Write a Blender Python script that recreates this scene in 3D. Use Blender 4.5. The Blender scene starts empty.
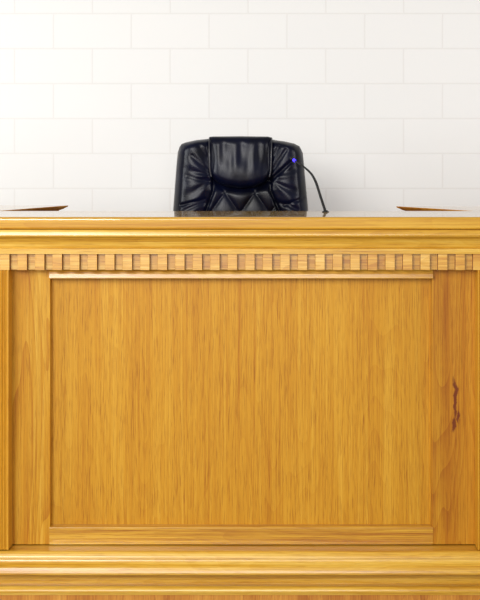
import bpy, bmesh, math, random
import numpy as np
from mathutils import Vector, Matrix
random.seed(4)
np.random.seed(4)
C = bpy.context.scene.collection

# ------------------------------------------------------------------ camera
F = 1200.0            # focal length in pixels of a 480x600 frame
PX, PY = 280.0, 171.0 # point of the frame straight ahead of the lens
EYE = 1.453333        # eye height
cam = bpy.data.cameras.new('camera')
cam.sensor_fit = 'VERTICAL'
cam.sensor_height = 24.0
cam.lens = 24.0 * F / 600.0
cam.shift_x = (240.0 - PX) / 600.0
cam.shift_y = -(300.0 - PY) / 600.0
camo = bpy.data.objects.new('camera', cam)
C.objects.link(camo)
camo.location = (0, -4.0, EYE)
camo.rotation_euler = (math.radians(90), 0, 0)
bpy.context.scene.camera = camo

# ------------------------------------------------------------------ light
vs = bpy.context.scene.view_settings
vs.view_transform = 'Standard'
vs.look = 'None'
vs.gamma = 1.0
vs.exposure = 0.0
world = bpy.data.worlds.new('world')
bpy.context.scene.world = world
world.use_nodes = True
bg = world.node_tree.nodes['Background']
bg.inputs['Color'].default_value = (1.0, 0.985, 0.97, 1)
bg.inputs['Strength'].default_value = 0.28

def area(name, loc, target, sx, sy, power, col):
    l = bpy.data.lights.new(name, 'AREA')
    l.shape = 'RECTANGLE'; l.size = sx; l.size_y = sy
    l.energy = power; l.color = col
    o = bpy.data.objects.new(name, l)
    o.location = loc
    o.rotation_euler = (Vector(target) - Vector(loc)).to_track_quat('-Z', 'Y').to_euler()
    C.objects.link(o)
    return o
area('window_light', (-2.3, -4.8, 2.9), (-0.7, 0.6, 1.0), 2.2, 1.5, 165, (1.0, 0.99, 0.95))
area('side_window_light', (-3.7, -0.9, 1.75), (-0.3, 2.28, 1.2), 1.6, 1.3, 66, (0.97, 0.995, 1.0))
area('right_wall_fill', (3.6, -0.9, 1.75), (0.6, 2.28, 1.2), 1.4, 1.3, 46, (1.0, 0.975, 0.97))  # added fill to brighten the right part of the wall
area('front_fill', (-0.6, -5.4, 2.0), (0.3, 1.2, 1.2), 3.2, 1.6, 130, (1.0, 0.975, 0.955))  # added soft frontal fill, lifts the dentil gaps and the wall

def WX(px, Y): return (px - PX) * (4.0 + Y) / F
def WZ(py, Y): return EYE - (py - PY) * (4.0 + Y) / F

# ------------------------------------------------------------------ materials
def nt(m):
    m.use_nodes = True
    t = m.node_tree
    return t, t.nodes, t.links, t.nodes['Principled BSDF']

def ramp(nodes, stops, interp='LINEAR'):
    r = nodes.new('ShaderNodeValToRGB')
    r.color_ramp.interpolation = interp
    e = r.color_ramp.elements
    while len(e) < len(stops): e.new(0.5)
    for el, (p, c) in zip(e, stops):
        el.position = p; el.color = (*c, 1) if len(c) == 3 else c
    return r

def math_node(N, L, op, a, b=None, c=None):
    m = N.new('ShaderNodeMath'); m.operation = op
    for i, v in enumerate((a, b, c)):
        if v is None: continue
        if isinstance(v, (int, float)): m.inputs[i].default_value = v
        else: L.new(v, m.inputs[i])
    return m.outputs[0]

def oak(name, axis, dark, mid, light, gloss=0.28, coat=0.5, coat_rough=0.12,
        knot=None, seed=0.0, figure=1.0, pore=1.0, spec=0.5, band=1.0):
    """oak with its grain running along one axis"""
    m = bpy.data.materials.new(name)
    t, N, L, b = nt(m)
    tc = N.new('ShaderNodeTexCoord')
    oi = N.new('ShaderNodeObjectInfo')
    add = N.new('ShaderNodeVectorMath'); add.operation = 'MULTIPLY_ADD'
    L.new(oi.outputs['Random'], add.inputs[0])
    add.inputs[1].default_value = (3.1, 5.7, 4.3)
    L.new(tc.outputs['Object'], add.inputs[2])
    coord = add.outputs[0]
    def mapped(s_long, s_cross, off=0.0):
        mp = N.new('ShaderNodeMapping')
        s = [s_cross] * 3; s['xyz'.index(axis)] = s_long
        mp.inputs['Scale'].default_value = s
        mp.inputs['Location'].default_value = (seed + off, seed * 1.7 + off, seed * .6)
        L.new(coord, mp.inputs['Vector'])
        return mp.outputs[0]
    def noise(vec, detail=4, rough=.55, dist=0.0):
        n = N.new('ShaderNodeTexNoise')
        n.inputs['Scale'].default_value = 1.0
        n.inputs['Detail'].default_value = detail
        n.inputs['Roughness'].default_value = rough
        n.inputs['Distortion'].default_value = dist
        L.new(vec, n.inputs['Vector'])
        return n.outputs['Fac']
    broad = noise(mapped(0.5, 14.0), 5, .6, .3)
    # figure: contour lines of a slow noise field give the cathedral grain
    fld = noise(mapped(.55, 4.5, 3.3), 2, .45, .25)
    rings = math_node(N, L, 'FRACT', math_node(N, L, 'MULTIPLY', fld, 26.0))
    rings = math_node(N, L, 'POWER', rings, 2.2)
    fine = noise(mapped(1.6, 200.0, 1.1), 3, .7)
    pores = noise(mapped(14.0, 700.0, 2.2), 2, .6)
    soft = math_node(N, L, 'MULTIPLY_ADD', math_node(N, L, 'SUBTRACT', broad, .5), band, .5)
    v = math_node(N, L, 'MULTIPLY_ADD', rings, -.16 * figure, soft)
    v = math_node(N, L, 'MULTIPLY_ADD', math_node(N, L, 'SUBTRACT', fine, .5), .72, v)
    r = ramp(N, [(.22, dark), (.47, mid), (.74, light)])
    L.new(v, r.inputs['Fac'])
    pr = ramp(N, [(.34, (.62, .50, .40)), (.46, (1, 1, 1))])
    L.new(pores, pr.inputs['Fac'])
    mx = N.new('ShaderNodeMix'); mx.data_type = 'RGBA'; mx.blend_type = 'MULTIPLY'
    mx.inputs['Factor'].default_value = .8 * pore
    L.new(r.outputs['Color'], mx.inputs[6]); L.new(pr.outputs['Color'], mx.inputs[7])
    col = mx.outputs[2]
    if knot:
        kx, kz = knot
        sep = N.new('ShaderNodeSeparateXYZ'); L.new(tc.outputs['Object'], sep.inputs[0])
        kn = N.new('ShaderNodeTexNoise'); kn.inputs['Scale'].default_value = 34; kn.inputs['Detail'].default_value = 4
        L.new(tc.outputs['Object'], kn.inputs['Vector'])
        wob = math_node(N, L, 'MULTIPLY', math_node(N, L, 'SUBTRACT', kn.outputs['Fac'], .5), .034)
        def blob(cx, cz, rx, rz):
            dx = math_node(N, L, 'ADD', math_node(N, L, 'SUBTRACT', sep.outputs[0], cx), wob)
            dx = math_node(N, L, 'DIVIDE', dx, rx)
            dz = math_node(N, L, 'DIVIDE', math_node(N, L, 'SUBTRACT', sep.outputs[2], cz), rz)
            d = math_node(N, L, 'ADD', math_node(N, L, 'MULTIPLY', dx, dx), math_node(N, L, 'MULTIPLY', dz, dz))
            return d
        d1 = blob(kx, kz + .03, .0095, .088)
        d2 = blob(kx + .012, kz - .03, .006, .025)
        d3 = blob(kx - .004, kz - .055, .010, .030)
        d = math_node(N, L, 'MINIMUM', math_node(N, L, 'MINIMUM', d1, d2), d3)
        mask = ramp(N, [(.35, (1, 1, 1)), (1.0, (0, 0, 0))]); L.new(d, mask.inputs['Fac'])
        mk = N.new('ShaderNodeMix'); mk.data_type = 'RGBA'
        mm = math_node(N, L, 'MULTIPLY', mask.outputs['Color'], .85)
        L.new(mm, mk.inputs['Factor']); L.new(col, mk.inputs[6])
        mk.inputs[7].default_value = (.13, .014, .007, 1)
        # reddish streak of darker heartwood running through the knot
        s = blob(kx - .015, kz, .035, .9)
        sm = ramp(N, [(.1, (.5, .5, .5)), (1.0, (0, 0, 0))]); L.new(s, sm.inputs['Fac'])
        ms = N.new('ShaderNodeMix'); ms.data_type = 'RGBA'; ms.blend_type = 'MULTIPLY'
        L.new(sm.outputs['Color'], ms.inputs['Factor']); L.new(mk.outputs[2], ms.inputs[6])
        ms.inputs[7].default_value = (.84, .66, .5, 1)
        col = ms.outputs[2]
    L.new(col, b.inputs['Base Color'])
    b.inputs['Roughness'].default_value = gloss
    b.inputs['Specular IOR Level'].default_value = spec
    b.inputs['Coat Weight'].default_value = coat
    b.inputs['Coat Roughness'].default_value = coat_rough
    bump = N.new('ShaderNodeBump'); bump.inputs['Strength'].default_value = .12
    bump.inputs['Distance'].default_value = .0012
    L.new(pores, bump.inputs['Height'])
    L.new(bump.outputs[0], b.inputs['Normal'])
    return m

D_, M_, L_ = (.47, .165, .008), (.60, .275, .018), (.72, .40, .055)
M_panel = oak('oak_veneer_panel', 'z', (.42, .155, .006), (.545, .257, .013), (.65, .355, .034), gloss=.5, spec=.25, coat=.12, coat_rough=.3, pore=1.2, band=.6, seed=2.0, figure=.45)
M_stile = oak('oak_stile', 'z', (.42, .155, .006), (.57, .272, .014), (.68, .385, .045), gloss=.5, spec=.25, figure=1.3, coat=.12, coat_rough=.3, seed=7.0)
M_knot = oak('oak_knotty_stile', 'z', (.36, .118, .006), (.49, .212, .010), (.59, .30, .026), gloss=.5, spec=.25, coat=.12, coat_rough=.3, seed=5.0,
             knot=(WX(455, .08), WZ(408, .08)))
M_mould = oak('oak_moulding', 'x', (.36, .13, .010), (.62, .335, .028), (.78, .52, .10), gloss=.35, spec=.35, coat=.7, coat_rough=.2, seed=1.0, figure=.35)
M_top = oak('oak_countertop', 'x', (.42, .165, .010), (.63, .345, .028), (.76, .48, .08), gloss=.4, spec=.3, coat=.95, coat_rough=.04, seed=9.0, pore=.5, figure=.3)
M_pilaster = oak('oak_fluted_pilaster', 'z', (.42, .155, .006), (.57, .272, .014), (.68, .385, .045), gloss=.45, spec=.3, coat=.15, coat_rough=.3, figure=.1, band=.5, seed=11.0)
M_plinth = oak('oak_plinth', 'z', (.40, .13, .015), (.54, .22, .028), (.66, .33, .05), gloss=.4, coat=.2, coat_rough=.3, seed=3.0)
M_dentil = oak('oak_dentil', 'x', (.50, .21, .02), (.66, .35, .045), (.80, .52, .13), gloss=.34, coat=.6, coat_rough=.25, seed=6.0)

M_side_shade = oak('oak_side_shade', 'y', (.16, .035, .008), (.22, .055, .010), (.30, .08, .016), gloss=.5, coat=.1, seed=8.0)  # shade on the dentil sides, put into the colour as a dark brown
M_edge = oak('oak_counter_edge', 'y', (.44, .15, .012), (.60, .25, .02), (.72, .36, .04), gloss=.7, spec=.1, coat=0, seed=4.0)

def plain(name, col, rough, metal=0.0, spec=.5):
    m = bpy.data.materials.new(name)
    t, N, L, b = nt(m)
    n = N.new('ShaderNodeTexNoise'); n.inputs['Scale'].default_value = 60
    tc = N.new('ShaderNodeTexCoord'); L.new(tc.outputs['Object'], n.inputs['Vector'])
    r = ramp(N, [(.3, tuple(c * .85 for c in col)), (.7, tuple(min(1, c * 1.12) for c in col))])
    L.new(n.outputs['Fac'], r.inputs['Fac']); L.new(r.outputs['Color'], b.inputs['Base Color'])
    b.inputs['Roughness'].default_value = rough
    b.inputs['Metallic'].default_value = metal
    b.inputs['Specular IOR Level'].default_value = spec
    return m

def leather():
    m = bpy.data.materials.new('dark_leather')
    t, N, L, b = nt(m)
    tc = N.new('ShaderNodeTexCoord')
    n = N.new('ShaderNodeTexNoise'); n.inputs['Scale'].default_value = 9; n.inputs['Detail'].default_value = 5
    L.new(tc.outputs['Object'], n.inputs['Vector'])
    r = ramp(N, [(.3, (.0012, .0014, .0035)), (.7, (.003, .0045, .020))])
    L.new(n.outputs['Fac'], r.inputs['Fac']); L.new(r.outputs['Color'], b.inputs['Base Color'])
    b.inputs['Roughness'].default_value = .31
    b.inputs['Specular IOR Level'].default_value = .23
    v = N.new('ShaderNodeTexVoronoi'); v.inputs['Scale'].default_value = 420
    L.new(tc.outputs['Object'], v.inputs['Vector'])
    bump = N.new('ShaderNodeBump'); bump.inputs['Strength'].default_value = .12; bump.inputs['Distance'].default_value = .001
    L.new(v.outputs['Distance'], bump.inputs['Height']); L.new(bump.outputs[0], b.inputs['Normal'])
    return m
M_leather = leather()
M_piping = plain('leather_piping', (.035, .035, .042), .3)
M_shell = plain('chair_back_shell', (.05, .045, .03), .45)
M_plastic = plain('black_plastic', (.010, .010, .011), .55, 0, .3)
M_black_metal = plain('black_metal', (.012, .012, .013), .5, 0, .3)
M_grey_metal = plain('satin_grey_metal', (.18, .18, .18), .35, .9)

def wall_mat():
    m = bpy.data.materials.new('painted_block_wall')
    t, N, L, b = nt(m)
    tc = N.new('ShaderNodeTexCoord')
    s = N.new('ShaderNodeSeparateXYZ'); L.new(tc.outputs['Object'], s.inputs[0])
    DW = 6.28; k = DW / F
    u = math_node(N, L, 'SUBTRACT', s.outputs[0], (53.5 - PX) * k)
    v = math_node(N, L, 'SUBTRACT', s.outputs[2], EYE - (83.6 - PY) * k)
    cmb = N.new('ShaderNodeCombineXYZ'); L.new(u, cmb.inputs[0]); L.new(v, cmb.inputs[1])
    br = N.new('ShaderNodeTexBrick')
    br.offset = .5; br.squash = 1.0
    br.inputs['Scale'].default_value = 1.0
    br.inputs['Brick Width'].default_value = 77.8 * k
    br.inputs['Row Height'].default_value = 35.0 * k
    br.inputs['Mortar Size'].default_value = .0052
    br.inputs['Mortar Smooth'].default_value = .6
    br.inputs['Bias'].default_value = 0
    br.inputs['Color1'].default_value = (.89, .885, .875, 1)
    br.inputs['Color2'].default_value = (.875, .87, .86, 1)
    br.inputs['Mortar'].default_value = (.825, .81, .795, 1)
    L.new(cmb.outputs[0], br.inputs['Vector'])
    L.new(br.outputs['Color'], b.inputs['Base Color'])
    b.inputs['Roughness'].default_value = .6
    n = N.new('ShaderNodeTexNoise'); n.inputs['Scale'].default_value = 130; n.inputs['Detail'].default_value = 4
    L.new(tc.outputs['Object'], n.inputs['Vector'])
    h = math_node(N, L, 'SUBTRACT', math_node(N, L, 'MULTIPLY', n.outputs['Fac'], .12), br.outputs['Fac'])
    bump = N.new('ShaderNodeBump'); bump.inputs['Strength'].default_value = .16; bump.inputs['Distance'].default_value = .004
    L.new(h, bump.inputs['Height']); L.new(bump.outputs[0], b.inputs['Normal'])
    return m

# ------------------------------------------------------------------ helpers
def mesh_obj(name, bm, mat, parent=None, smooth=False, loc=None):
    """link a bmesh given in world coordinates; children keep world placement"""
    me = bpy.data.meshes.new(name)
    bmesh.ops.recalc_face_normals(bm, faces=bm.faces)
    if loc is not None:
        bmesh.ops.translate(bm, verts=bm.verts, vec=-Vector(loc))
    bm.to_mesh(me); bm.free()
    for p in me.polygons: p.use_smooth = smooth
    me.materials.append(mat)
    o = bpy.data.objects.new(name, me)
    C.objects.link(o)
    o.location = Vector(loc) if loc is not None else Vector((0, 0, 0))
    if parent is not None:
        o.parent = parent
        base = Vector((0, 0, 0)); p = parent
        while p is not None:
            base += p.location; p = p.parent
        o.location -= base
    return o

def thing(name, label, cat, loc):
    o = bpy.data.objects.new(name, None)
    o.empty_display_size = .1
    C.objects.link(o); o.location = loc
    o['label'] = label; o['category'] = cat
    return o

def box(bm, x0, x1, y0, y1, z0, z1, bev=0.0, seg=2):
    vs_ = [bm.verts.new(p) for p in ((x0, y0, z0), (x1, y0, z0), (x1, y1, z0), (x0, y1, z0),
                                     (x0, y0, z1), (x1, y0, z1), (x1, y1, z1), (x0, y1, z1))]
    fs = [bm.faces.new([vs_[i] for i in q]) for q in ((0, 3, 2, 1), (4, 5, 6, 7), (0, 1, 5, 4), (1, 2, 6, 5), (2, 3, 7, 6), (3, 0, 4, 7))]
    if bev:
        es = list({e for f in fs for e in f.edges})
        bmesh.ops.bevel(bm, geom=es, offset=bev, segments=seg, profile=.5, affect='EDGES')

def profile_x(bm, pts, x0, x1):
    """closed (y, z) outline drawn out along x"""
    a = [bm.verts.new((x0, y, z)) for y, z in pts]
    b = [bm.verts.new((x1, y, z)) for y, z in pts]
    n = len(pts)
    for i in range(n):
        bm.faces.new((a[i], a[(i + 1) % n], b[(i + 1) % n], b[i]))
    bm.faces.new(a[::-1]); bm.faces.new(b)

def profile_z(bm, pts, z0, z1):
    a = [bm.verts.new((x, y, z0)) for x, y in pts]
    b = [bm.verts.new((x, y, z1)) for x, y in pts]
    n = len(pts)
    for i in range(n):
        bm.faces.new((a[i], a[(i + 1) % n], b[(i + 1) % n], b[i]))
    bm.faces.new(a[::-1]); bm.faces.new(b)

def arc(cy, cz, r, a0, a1, n=6, ry=None):
    ry = r if ry is None else ry
    return [(cy + r * math.cos(math.radians(a0 + (a1 - a0) * i / n)),
             cz + ry * math.sin(math.radians(a0 + (a1 - a0) * i / n))) for i in range(n + 1)]

def tube(bm, pts, rad, n=10, cap=True):
    pts = [Vector(p) for p in pts]
    if not hasattr(rad, '__len__'): rad = [rad] * len(pts)
    rings = []; up = None
    for i, p in enumerate(pts):
        d = (pts[min(i + 1, len(pts) - 1)] - pts[max(i - 1, 0)]).normalized()
        if up is None:
            up = Vector((0, 1, 0)) if abs(d.y) < .9 else Vector((1, 0, 0))
        a = d.cross(up).normalized(); up = a.cross(d).normalized()
        rings.append([bm.verts.new(p + rad[i] * (a * math.cos(2 * math.pi * k / n) + up * math.sin(2 * math.pi * k / n))) for k in range(n)])
    for r0, r1 in zip(rings, rings[1:]):
        for k in range(n):
            bm.faces.new((r0[k], r0[(k + 1) % n], r1[(k + 1) % n], r1[k]))
    if cap:
        bm.faces.new(rings[0][::-1]); bm.faces.new(rings[-1])

def lathe(bm, cx, cy, prof, n=24):
    rings = [[bm.verts.new((cx + r * math.cos(2 * math.pi * k / n), cy + r * math.sin(2 * math.pi * k / n), z)) for k in range(n)] for r, z in prof]
    for r0, r1 in zip(rings, rings[1:]):
        for k in range(n):
            bm.faces.new((r0[k], r0[(k + 1) % n], r1[(k + 1) % n], r1[k]))
    bm.faces.new(rings[0][::-1]); bm.faces.new(rings[-1])

def smooth_path(pts, n=8):
    pts = [Vector(p) for p in pts]; out = []
    P = [pts[0]] + pts + [pts[-1]]
    for i in range(1, len(P) - 2):
        p0, p1, p2, p3 = P[i - 1], P[i], P[i + 1], P[i + 2]
        for k in range(n):
            t = k / n
            out.append(.5 * ((2 * p1) + (p2 - p0) * t + (2 * p0 - 5 * p1 + 4 * p2 - p3) * t * t + (3 * p1 - p0 - 3 * p2 + p3) * t ** 3))
    out.append(pts[-1])
    return out

# ------------------------------------------------------------------ the setting
def struct(name, bm, mat):
    o = mesh_obj(name, bm, mat); o['kind'] = 'structure'; return o

YW = 2.28
bm = bmesh.new(); box(bm, -4.2, 4.2, YW, YW + .2, 0, 3.4)
struct('wall_back', bm, wall_mat())
M_floor = plain('grey_floor_covering', (.30, .26, .20), .7)
bm = bmesh.new(); box(bm, -4.2, 4.2, -5.5, YW + .2, -.1, 0)
struct('floor', bm, M_floor)
DAIS = .42
bm = bmesh.new(); box(bm, -4.2, 4.2, .62, YW, 0, DAIS)
o = struct('floor_dais', bm, M_floor)

# ------------------------------------------------------------------ the bench
XL, XR = -1.62, 1.36          # the bench runs past both sides of the picture
bench = thing('judge_bench', 'long honey-coloured oak courtroom bench front with dentil moulding and large flat panel', 'bench', (-.13, .3, 0))

def P(*pts):                  # (Y, picture row at that depth) -> (Y, z)
    return [(y, WZ(r, y)) for y, r in pts]

# countertop slab with rounded nosing
YB = .60; ZT = 1.30
zb = WZ(229.5, 0)
bm = bmesh.new()
pts = [(YB, ZT)] + [(y, z) for y, z in arc(.010, ZT - .010, .010, 90, 180, 5)] + arc(.008, zb + .008, .008, 180, 270, 4) + [(YB, zb)]
profile_x(bm, pts, XL, XR)
mesh_obj('countertop', bm, M_top, bench)

# cornice under the slab: bead, cove, fillet
bm = bmesh.new()
z1, z2, z3, z4 = WZ(230, -.01), WZ(236, -.02), WZ(248.5, .015), WZ(254, .012)
pts = [(.012, z1 + .001), (-.0065, z1 + .0004), (-.009, z1 - .0015), (-.0112, z1 - .007), (-.0126, z1 - .013), (-.0133, z1 - .0175), (-.0125, z2 + .0004), (-.012, z2)]
pts += arc(-.012 , z3, .030, 92, 8, 8, z2 - z3 - .002)
pts += [(.022, z3), (.012, z3 - .001), (.012, z4), (.12, z4), (.12, z1 + .001)]
profile_x(bm, pts, XL, XR)
mesh_obj('cornice_moulding', bm, M_mould, bench)

# recessed board behind the dentils
bm = bmesh.new(); box(bm, XL, XR, .035, .12, WZ(269.6, .035), z4)
mesh_obj('dentil_board', bm, M_dentil, bench)

# dentils, each its own block
pitch = 17.52
right_edges = [9.5 + pitch * k for k in range(0, 28)]
bm = bmesh.new()
wD = 9.6 * 4.02 / F; hz0, hz1 = WZ(270.2, .018), z4 - .0004
box(bm, -wD / 2, wD / 2, -.0105, .0115, -(hz1 - hz0) / 2, (hz1 - hz0) / 2, .0012, 2)
me0 = None
for k in range(-7, 36):
    e = 9.5 + pitch * k
    x = WX(e, .018) - wD / 2
    if x < XL + .02 or x > XR - .02: continue
    if not (-12 < e < 500): continue
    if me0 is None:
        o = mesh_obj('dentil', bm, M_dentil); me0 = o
        o.data.materials.append(M_side_shade)
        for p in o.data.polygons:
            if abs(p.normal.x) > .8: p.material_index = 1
    else:
        o = me0.copy(); C.objects.link(o)
    o.parent = bench
    o.location = Vector((x, .0285, (hz0 + hz1) / 2)) - bench.location

YS, YPN = .080, .108
# stiles beside the panel
zS0, zS1 = WZ(544.4, YS), WZ(269, .04)
bm = bmesh.new(); box(bm, WX(0, YS), WX(50, YS), YS, YS + .03, zS0, zS1, .0012)
mesh_obj('stile', bm, M_stile, bench)
bm = bmesh.new(); box(bm, WX(431.6, YS), WX(482, YS), YS, YS + .03, zS0, zS1, .0012)
kn = mesh_obj('stile', bm, M_knot, bench); kn['label'] = 'oak stile with a dark red knot streak'
# flat veneer panel
bm = bmesh.new(); box(bm, WX(46, YPN), WX(436, YPN), YPN, YPN + .012, WZ(546, YPN), WZ(268, YPN))
mesh_obj('flat_panel', bm, M_panel, bench)
# rails
YR = .058
bm = bmesh.new()
za, zc_ = WZ(268.5, .05), WZ(278.6, YR)
pts = [(YPN, za), (YR + .012, za), (YR + .008, za - .004), (YR + .0045, za - .012), (YR + .002, za - .020)] + arc(YR + .002, zc_ + .002, .002, 180, 270, 3) + [(YPN, zc_)]
profile_x(bm, pts, WX(49, YR), WX(433, YR))
mesh_obj('top_rail', bm, M_mould, bench)
YR2 = .078
bm = bmesh.new()
za, zc_ = WZ(526.8, YR2), WZ(544.4, YR2)
pts = [(YPN, za)] + arc(YR2 + .006, za - .006, .006, 90, 180, 5) + [(YR2, zc_), (YPN, zc_)]
profile_x(bm, pts, WX(49.3, YR2), WX(433, YR2))
mesh_obj('bottom_rail', bm, M_mould, bench)
# fluted pilasters
def pilaster(xa, xb, y0=.018):
    bm = bmesh.new()
    w = xb - xa; n = int(w / .0095)
    pts = [(xb, YS + .02), (xa, YS + .02), (xa, y0)]
    m = .004; fw = (w - 2 * m) / n
    for i in range(n):
        s = xa + m + i * fw
        for t, d in ((.0, 0), (.12, .0024), (.3, .0042), (.5, .0048), (.7, .0042), (.88, .0024)):
            pts.append((s + fw * t * .92, y0 + d))
        pts.append((s + fw * .92, y0))
    pts.append((xb, y0))
    profile_z(bm, pts, WZ(550, y0), WZ(270, y0))
    return mesh_obj('pilaster', bm, M_pilaster, bench)
pilaster(WX(8.4, .018) - .15, WX(8.4, .018))
pilaster(WX(478, .018), WX(478, .018) + .15)
# outer side panels past the pilasters
bm = bmesh.new(); box(bm, XL, WX(8.4, .018) - .15, YS, YS + .03, zS0, zS1)
mesh_obj('side_panel', bm, M_panel, bench)
bm = bmesh.new(); box(bm, WX(478, .018) + .15, XR, YS, YS + .03, zS0, zS1)
mesh_obj('side_panel', bm, M_panel, bench)

# base moulding: flat ledge, bullnose, cove, second bead
bm = bmesh.new()
zl = WZ(545.3, YS)
zb1 = WZ(557.5, .0); zb2 = WZ(566, -.012); zb3 = WZ(574.3, -.012)
pts = [(.13, zl), (.020, zl), (.014, zl - .0012), (.0085, zl - .006), (.0045, zl - .013), (.0015, zl - .020), (.0025, zb1), (.006, zb1 - .001)]
pts += arc(-.014, zb1 - .003, .018, -5, -80, 6, (zb1 - zb2) * .82)[0:]
r = (zb2 - zb3) / 2
pts += [(-.014, zb2), (-.019, zb2 - .004), (-.023, zb2 - .012), (-.0255, zb2 - .020), (-.025, zb3 + .002), (-.022, zb3)]
pts += [(.035, zb3), (.13, zb3)]
profile_x(bm, pts, XL, XR)
mesh_obj('base_moulding', bm, M_mould, bench)
# recessed rail
bm = bmesh.new(); box(bm, XL, XR, .022, .13, WZ(590, .022), zb3)
mesh_obj('base_rail', bm, M_mould, bench)
# lower cap and plinth
bm = bmesh.new()
zt = WZ(583.6, .022); zp = WZ(595.5, -.026)
pts = [(.13, zt), (.022, zt), (.010, zt - .001)] + arc(-.010, zp + .013, .016, 75, 190, 7, .013) + [(-.022, zp), (.13, zp)]
profile_x(bm, pts, XL, XR)
mesh_obj('plinth_cap', bm, M_mould, bench)
bm = bmesh.new(); box(bm, XL, XR, -.020, .13, 0, zp)
mesh_obj('plinth', bm, M_plinth, bench)

# inside of the bench: board carrying the rear edge of the counter
bm = bmesh.new(); box(bm, XL, XR, YB - .05, YB - .02, 0, zb)
mesh_obj('inner_board', bm, M_plinth, bench)
for xa in (XL, XR - .03):
    bm = bmesh.new(); box(bm, xa, xa + .03, .13, YB - .05, 0, zb)
    mesh_obj('end_board', bm, M_plinth, bench)

# side returns of the counter, running back with an undercut moulded edge
def side_return(sgn, near, tip, outer):
    """near, tip: (x, y) of the inner edge at the counter and at its far end"""
    (xn, yn), (xt, yt) = near, tip
    edge = [(xn, yn), (xt, yt)]
    # outline of the slab, inset by i
    def outline(i):
        d = Vector((xt - xn, yt - yn)).normalized()
        nrm = Vector((-d.y, d.x))            # to the side
        if nrm.x * sgn < 0: nrm = -nrm       # towards the outside
        a = Vector((xn, yn)) + nrm * i
        # far edge runs straight along x at yt - i
        t = (yt - i - a.y) / d.y
        b = a + d * t
        return [(a.x, yn), (b.x, yt - i), (outer, yt - i), (outer, yn)]
    levels = [(.002, ZT), (0, ZT - .002), (.003, ZT - .006), (.010, ZT - .010), (.017, ZT - .015), (.030, ZT - .021), (.034, ZT - .030), (.034, ZT - .043)]
    bm = bmesh.new(); rings = []
    for i, z in levels:
        rings.append([bm.verts.new((x, y, z)) for x, y in outline(i)])
    for r0, r1 in zip(rings, rings[1:]):
        for k in range(4):
            bm.faces.new((r0[k], r0[(k + 1) % 4], r1[(k + 1) % 4], r1[k]))
    bm.faces.new(rings[0]); bm.faces.new(rings[-1][::-1])
    o = mesh_obj('side_return', bm, M_top, bench)
    o.data.materials.append(M_edge)
    for p in o.data.polygons:
        if p.normal.z < .9: p.material_index = 1
    bm = bmesh.new()
    q = outline(.05)
    q = [(x, max(y, yn + .001)) for x, y in q]
    a = [bm.verts.new((x, y, DAIS)) for x, y in q]
    b = [bm.verts.new((x, y, ZT - .043)) for x, y in q]
    for k in range(4): bm.faces.new((a[k], a[(k + 1) % 4], b[(k + 1) % 4], b[k]))
    bm.faces.new(a[::-1]); bm.faces.new(b)
    mesh_obj('return_cabinet', bm, M_stile, bench)
def at_top(px, py):
    D = F * (EYE - ZT) / (py - PY)
    return ((px - PX) * D / F, D - 4.0)
tl = at_top(68.5, 205.4); tr = at_top(396, 206.3)
side_return(-1, (WX(-3, YB), YB + .001), tl, XL)
side_return(1, (WX(474, YB), YB + .001), tr, XR)

# ------------------------------------------------------------------ the chair
YC = 1.42                    # front face of the backrest
S = (4.0 + YC) / F           # metres per pixel there
CX = WX(240.5, YC)
chair = thing('executive_chair', 'black leather high-back swivel chair with tufted backrest behind the bench', 'chair', (CX, YC - .15, DAIS))

def interp(x, xs, ys): return np.interp(x, xs, ys)
def sstep(a, b, x):
    t = np.clip((x - a) / (b - a), 0, 1); return t * t * (3 - 2 * t)

YBOT = 300.0                 # picture row of the bottom of the backrest
def left_edge(v): return interp(v, [136, 147, 165, 190, 211, 260, 300], [178.3, 178.0, 176.2, 174.3, 172.8, 176, 182])
def right_edge(v): return interp(v, [136, 147, 165, 190, 211, 260, 300], [301.3, 302.2, 304.0, 306.3, 308.3, 305, 298])
def top_line(u):              # row of the top edge as a function of picture column
    return interp(u, [172, 177.8, 178.8, 181, 185, 196, 208, 209.5, 240, 271, 272.5, 284, 294, 299.5, 301.5, 302.5, 309],
                     [152, 151, 147, 143.8, 142.2, 139.8, 138.6, 137.9, 137.2, 137.9, 139.6, 141.0, 143.2, 146, 149.5, 153, 154])

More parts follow.
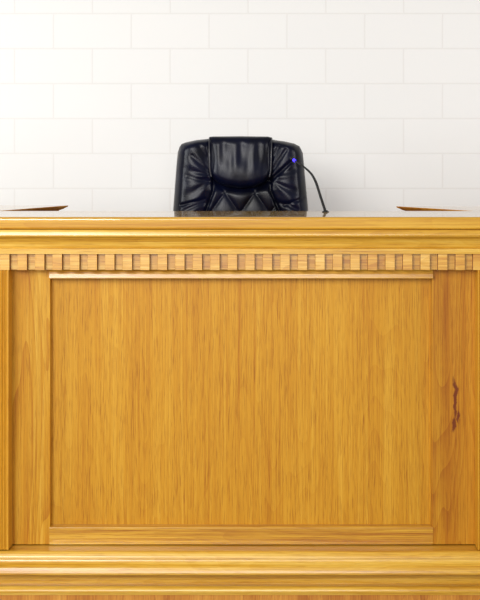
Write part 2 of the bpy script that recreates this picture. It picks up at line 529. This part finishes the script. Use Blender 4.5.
def relief(u, v):
    """how far the leather stands out (metres) at picture column u, row v"""
    h = np.zeros_like(u)
    # side bolsters and centre as three soft rolls
    sl = interp(v, [137, 178, 190, 211, 300], [209.5, 213, 213.5, 206, 200])
    sr = interp(v, [137, 175, 190, 211, 300], [272, 270, 270.5, 279.5, 286])
    bl = (u - left_edge(v)) / np.maximum(sl - left_edge(v), 1)
    br = (right_edge(v) - u) / np.maximum(right_edge(v) - sr, 1)
    h += .030 * np.sqrt(np.clip(np.sin(np.clip(bl, 0, 1) * np.pi), 0, 1)) * (u < sl)
    h += .030 * np.sqrt(np.clip(np.sin(np.clip(br, 0, 1) * np.pi), 0, 1)) * (u > sr)
    # seams
    for s in (sl, sr):
        h -= .010 * np.exp(-((u - s) / 1.3) ** 2)
    inside = sstep(0, 3, u - sl) * sstep(0, 3, sr - u)
    # tufted diamonds in the lower middle
    p = (u - 225) / 30 + (v - 192.5) / 42
    q = (u - 225) / 30 - (v - 192.5) / 42
    puff = (np.abs(np.sin(np.pi * p)) * np.abs(np.sin(np.pi * q))) ** .22
    h += inside * sstep(184, 192, v) * (.020 * puff - .006)
    # hollow under the headrest
    h -= .020 * inside * np.exp(-((v - 187 + 10 * ((u - 241) / 32) ** 2) / 5) ** 2)
    # wrinkles fanning out of the seams over the bolsters
    for (cx, cy, sgn, ph) in ((216, 176, -1, .3), (268, 178, 1, 1.4)):
        dx = (u - cx) * sgn; dy = v - cy
        ang = np.arctan2(dy, np.maximum(dx, .01)); r = np.hypot(dx, dy)
        on = sstep(3, 12, dx) * (1 - sstep(28, 52, r))
        w = np.sin(ang * 8 + ph + .5 * np.sin(r * .16 + ph)) * .6 + np.sin(ang * 15 + 2 * ph + .03 * r) * .4
        h += .0028 * on * w * np.exp(-(r - 22) ** 2 / 500)
        # long soft creases near the bottom
        c = np.exp(-((v - 203 - .18 * dx + 2.5 * np.sin(dx * .12)) / 2.4) ** 2)
        h -= .005 * c * sstep(2, 10, dx) * (1 - sstep(24, 36, dx))
    # the deep diagonal fold on the right bolster, a shallower one on the left
    def fold(x0, y0, x1, y1, d, w):
        L2 = (x1 - x0) ** 2 + (y1 - y0) ** 2
        t = np.clip(((u - x0) * (x1 - x0) + (v - y0) * (y1 - y0)) / L2, 0, 1)
        dd = np.hypot(u - x0 - t * (x1 - x0), v - y0 - t * (y1 - y0))
        return -d * np.exp(-(dd / w) ** 2)
    h += fold(270, 181, 291, 162, .014, 1.7)
    h += fold(272, 172, 286, 150, .006, 1.8)
    h += fold(272, 160, 279, 146, .005, 1.6)
    h += fold(211, 172, 193, 156, .004, 2.4)
    h += fold(210, 160, 200, 146, .003, 2.2)
    h += fold(212, 182, 188, 176, .004, 2.4)
    h += fold(182, 205, 205, 199, .006, 1.6)
    h += fold(284, 205, 304, 198, .005, 1.6)
    return h

def sheet(name, us, top, bot, lf, rt, fn, nu, nv, depth, back, mat, yoff=0.0, parent=None):
    """padded cushion: relief surface in front, shallow dome behind, closed round the rim"""
    bm = bmesh.new()
    s = np.linspace(-1, 1, nu); s = np.sign(s) * (1 - (1 - np.abs(s)) ** 1.25)
    t = np.linspace(0, 1, nv); t = t ** 1.15
    Sg, Tg = np.meshgrid(s, t)
    # first guess of the column from a mid row, then the top line, then the row
    V0 = top(np.interp(Sg, [-1, 1], us)) * (1 - Tg) + bot(np.interp(Sg, [-1, 1], us)) * Tg
    U = lf(V0) + (Sg + 1) / 2 * (rt(V0) - lf(V0))
    V = top(U) * (1 - Tg) + bot(U) * Tg
    eS = np.clip(1 - np.abs(Sg) ** 9, 0, 1) ** .5
    dv = np.minimum((V - top(U)) / 9.0, (bot(U) - V) / 9.0)
    eT = np.sqrt(np.clip(1 - (1 - np.clip(dv, 0, 1)) ** 2, 0, 1))
    rim = eS * eT
    Hf = depth * rim + fn(U, V) * np.clip(rim * 1.2, 0, 1)
    Hb = back * rim
    X = (U - PX) * S; Z = EYE - (V - PY) * S
    def vert(i, j, front):
        return bm.verts.new((X[i, j], YC + yoff + (-(Hf[i, j]) if front else Hb[i, j]), Z[i, j]))
    G = [[vert(i, j, True) for j in range(nu)] for i in range(nv)]
    K = [[(G[i][j] if i in (0, nv - 1) or j in (0, nu - 1) else vert(i, j, False)) for j in range(nu)] for i in range(nv)]
    for A, fl in ((G, False), (K, True)):
        for i in range(nv - 1):
            for j in range(nu - 1):
                q = [A[i][j], A[i][j + 1], A[i + 1][j + 1], A[i + 1][j]]
                if fl: q.reverse()
                try: bm.faces.new(q)
                except ValueError: pass
    return mesh_obj(name, bm, mat, parent, smooth=True)

const = lambda c: (lambda x: np.full_like(x, c))
back = sheet('backrest', [177, 303], top_line, const(YBOT), left_edge, right_edge, relief, 170, 190, .045, .03, M_leather, .03, chair)

# headrest pillow: its bottom is a shallow U, pinched into the seams
def pil_top(u): return interp(u, [207, 209.5, 213, 240, 268, 271, 274], [137.6, 137.0, 136.5, 136.2, 136.6, 137.4, 138])
def pil_bot(u): return interp(u, [207, 210, 214, 220, 228, 241, 254, 262, 268, 272, 275], [168, 173, 179.5, 184.0, 187.2, 189.2, 187.6, 184.5, 180, 174, 168])
def pil_relief(u, v):
    c = np.clip(1 - ((u - 240.7) / 33) ** 2, 0, 1)
    h = .014 * np.sqrt(c) + .010 * c * np.exp(-((v - 172) / 14) ** 2)
    w = (np.sin(u * .38 + 1.5 * np.sin(v * .06)) + .6 * np.sin(u * .71 + 2 + .05 * v) + .5 * np.sin(u * .31 + 4))
    h += .0015 * w * (1 - sstep(160, 182, v)) * sstep(138, 146, v)
    return h
pillow = sheet('headrest', [209, 272], pil_top, pil_bot, const(209.3), const(272.0), pil_relief, 90, 90, .030, .02, M_leather, -.008, chair)
# piping along both edges of the headrest
for xs, dx in ((209.6, 1.0), (271.8, -1.0)):
    pts = [((xs + dx * a - PX) * S, YC - yo + .010, EYE - (v - PY) * S) for v, a, yo in
           ((138.5, 0, .028), (142, .1, .052), (150, .35, .064), (160, .6, .066), (170, 1.0, .062), (177, 2.2, .058))]
    bm = bmesh.new(); tube(bm, smooth_path(pts, 6), .0032, 8)
    mesh_obj('piping', bm, M_piping, pillow, smooth=True)
# tufting buttons
for bu, bv in ((225, 192.5), (255, 192.5), (240, 213.5), (210, 213.5), (270, 213.5), (225, 234.5), (255, 234.5)):
    x = (bu - PX) * S; z = EYE - (bv - PY) * S
    bm = bmesh.new()
    bmesh.ops.create_uvsphere(bm, u_segments=14, v_segments=8, radius=.0085)
    bmesh.ops.scale(bm, vec=(1, .45, 1), verts=bm.verts)
    h = float(relief(np.array([[float(bu)]]), np.array([[bv]]))[0, 0])
    bmesh.ops.translate(bm, verts=bm.verts, vec=(x, YC + .03 - .045 - h + .0005, z))
    mesh_obj('tufting_button', bm, M_leather, back, smooth=True)
# rear shell, olive-brown edge just seen at the left side
bm = bmesh.new()
out = []
for v in np.linspace(300, 152, 16): out.append((float(left_edge(v)) - .4, v))
for u in (178.6, 180.6, 185, 196, 208, 240, 272, 284, 294, 299, 301): out.append((u, float(top_line(u)) + .2))
for v in np.linspace(153, 300, 16): out.append((float(right_edge(v)) + .2, v))
fr = [bm.verts.new(((u - PX) * S, YC + .036, EYE - (v - PY) * S)) for u, v in out]
bk = [bm.verts.new(((240 + (u - 240) * .95 - PX) * S, YC + .085, EYE - (225 + (v - 225) * .97 - PY) * S)) for u, v in out]
n = len(out)
for i in range(n): bm.faces.new((fr[i], fr[(i + 1) % n], bk[(i + 1) % n], bk[i]))
bm.faces.new(fr); bm.faces.new(bk[::-1])
mesh_obj('back_shell', bm, M_shell, chair)
# seat
def cushion(bm, x0, x1, y0, y1, z0, z1, bev):
    box(bm, x0, x1, y0, y1, z0, z1, bev, 5)
zs = DAIS + .36
bm = bmesh.new(); cushion(bm, CX - .27, CX + .27, YC - .50, YC + .02, zs, zs + .13, .05)
mesh_obj('seat', bm, M_leather, chair, smooth=True)
for sg in (-1, 1):
    xa = CX + sg * .305
    bm = bmesh.new(); cushion(bm, xa - .035, xa + .035, YC - .36, YC - .02, zs + .285, zs + .33, .02)
    arm = mesh_obj('armrest', bm, M_leather, chair, smooth=True)
    bm = bmesh.new()
    tube(bm, smooth_path([(CX + sg * .22, YC - .2, zs + .01), (xa, YC - .2, zs + .03), (xa + sg * .005, YC - .22, zs + .15), (xa, YC - .2, zs + .29)], 6), .016, 10)
    mesh_obj('arm_support', bm, M_plastic, arm, smooth=True)
yc = YC - .22
bm = bmesh.new(); lathe(bm, CX, yc, [(.09, zs + .002), (.09, zs - .03), (.035, zs - .05), (.028, zs - .16), (.028, zs - .22), (.045, zs - .24), (.045, zs - .30)])
mesh_obj('gas_column', bm, M_black_metal, chair, smooth=False)
bm = bmesh.new()
for k in range(5):
    a = math.radians(72 * k + 90); c, s_ = math.cos(a), math.sin(a)
    tube(bm, [(CX + c * r_, yc + s_ * r_, z_) for r_, z_ in ((.02, DAIS + .10), (.14, DAIS + .095), (.29, DAIS + .070))], [.026, .022, .016], 8)
base = mesh_obj('star_base', bm, M_plastic, chair)
for k in range(5):
    a = math.radians(72 * k + 90); cx_, cy_ = CX + math.cos(a) * .285, yc + math.sin(a) * .285
    bm = bmesh.new()
    tube(bm, [(cx_ - .02, cy_, DAIS + .028), (cx_ + .02, cy_, DAIS + .028)], .028, 14)
    tube(bm, [(cx_, cy_, DAIS + .03), (cx_, cy_, DAIS + .075)], .008, 8)
    mesh_obj('caster', bm, M_plastic, base)

# ------------------------------------------------------------------ the microphone
D0 = F * (EYE - ZT) / (212.0 - PY)
Y0 = D0 - 4.0
mic = thing('gooseneck_microphone', 'thin black gooseneck microphone with a blue light ring standing on the countertop', 'microphone', (WX(325.5, Y0), Y0, ZT))
path_px = [(325.6, 211.6), (323.3, 205), (321, 198), (318.2, 189), (315.6, 181.5), (311.5, 174.2), (305.5, 168.2), (299.5, 164.0), (295.0, 160.9)]
pts = []
for i, (u, v) in enumerate(path_px):
    y = Y0 + .012 * i
    pts.append(((u - PX) * (4 + y) / F, y, EYE - (v - PY) * (4 + y) / F))
pts[0] = (pts[0][0], Y0, ZT)
sp = smooth_path(pts, 8)
k = len(sp)
low = int(k * .50)
bm = bmesh.new(); tube(bm, sp[:low + 1], .0050, 12)
mesh_obj('lower_stem', bm, M_plastic, mic, smooth=True)
bm = bmesh.new()
rr = [.0046 - .0018 * (i / (k - low)) + (.0003 if i % 2 else 0) for i in range(k - low)]
tube(bm, sp[low:], rr, 12)
mesh_obj('gooseneck', bm, M_black_metal, mic, smooth=True)
tip = Vector(sp[-1]); d = (Vector(sp[-1]) - Vector(sp[-3])).normalized()
M_led = bpy.data.materials.new('blue_light_ring')
t_, N_, L_n, b_ = nt(M_led)
b_.inputs['Base Color'].default_value = (.02, .02, .8, 1)
b_.inputs['Emission Color'].default_value = (.06, .03, 1.0, 1)
b_.inputs['Emission Strength'].default_value = 2.2
bm = bmesh.new(); tube(bm, [tip - d * .001, tip + d * .010], .0056, 14)
mesh_obj('light_ring', bm, M_led, mic, smooth=False)
bm = bmesh.new(); tube(bm, [tip + d * .009, tip + d * .020, tip + d * .025, tip + d * .027], [.0062, .0062, .0048, .002], 14)
mesh_obj('microphone_capsule', bm, M_plastic, mic, smooth=True)
bm = bmesh.new(); lathe(bm, WX(325.5, Y0), Y0, [(.013, ZT), (.013, ZT + .002), (.0085, ZT + .004), (.0075, ZT + .007)], 20)
mesh_obj('mounting_collar', bm, M_plastic, mic)
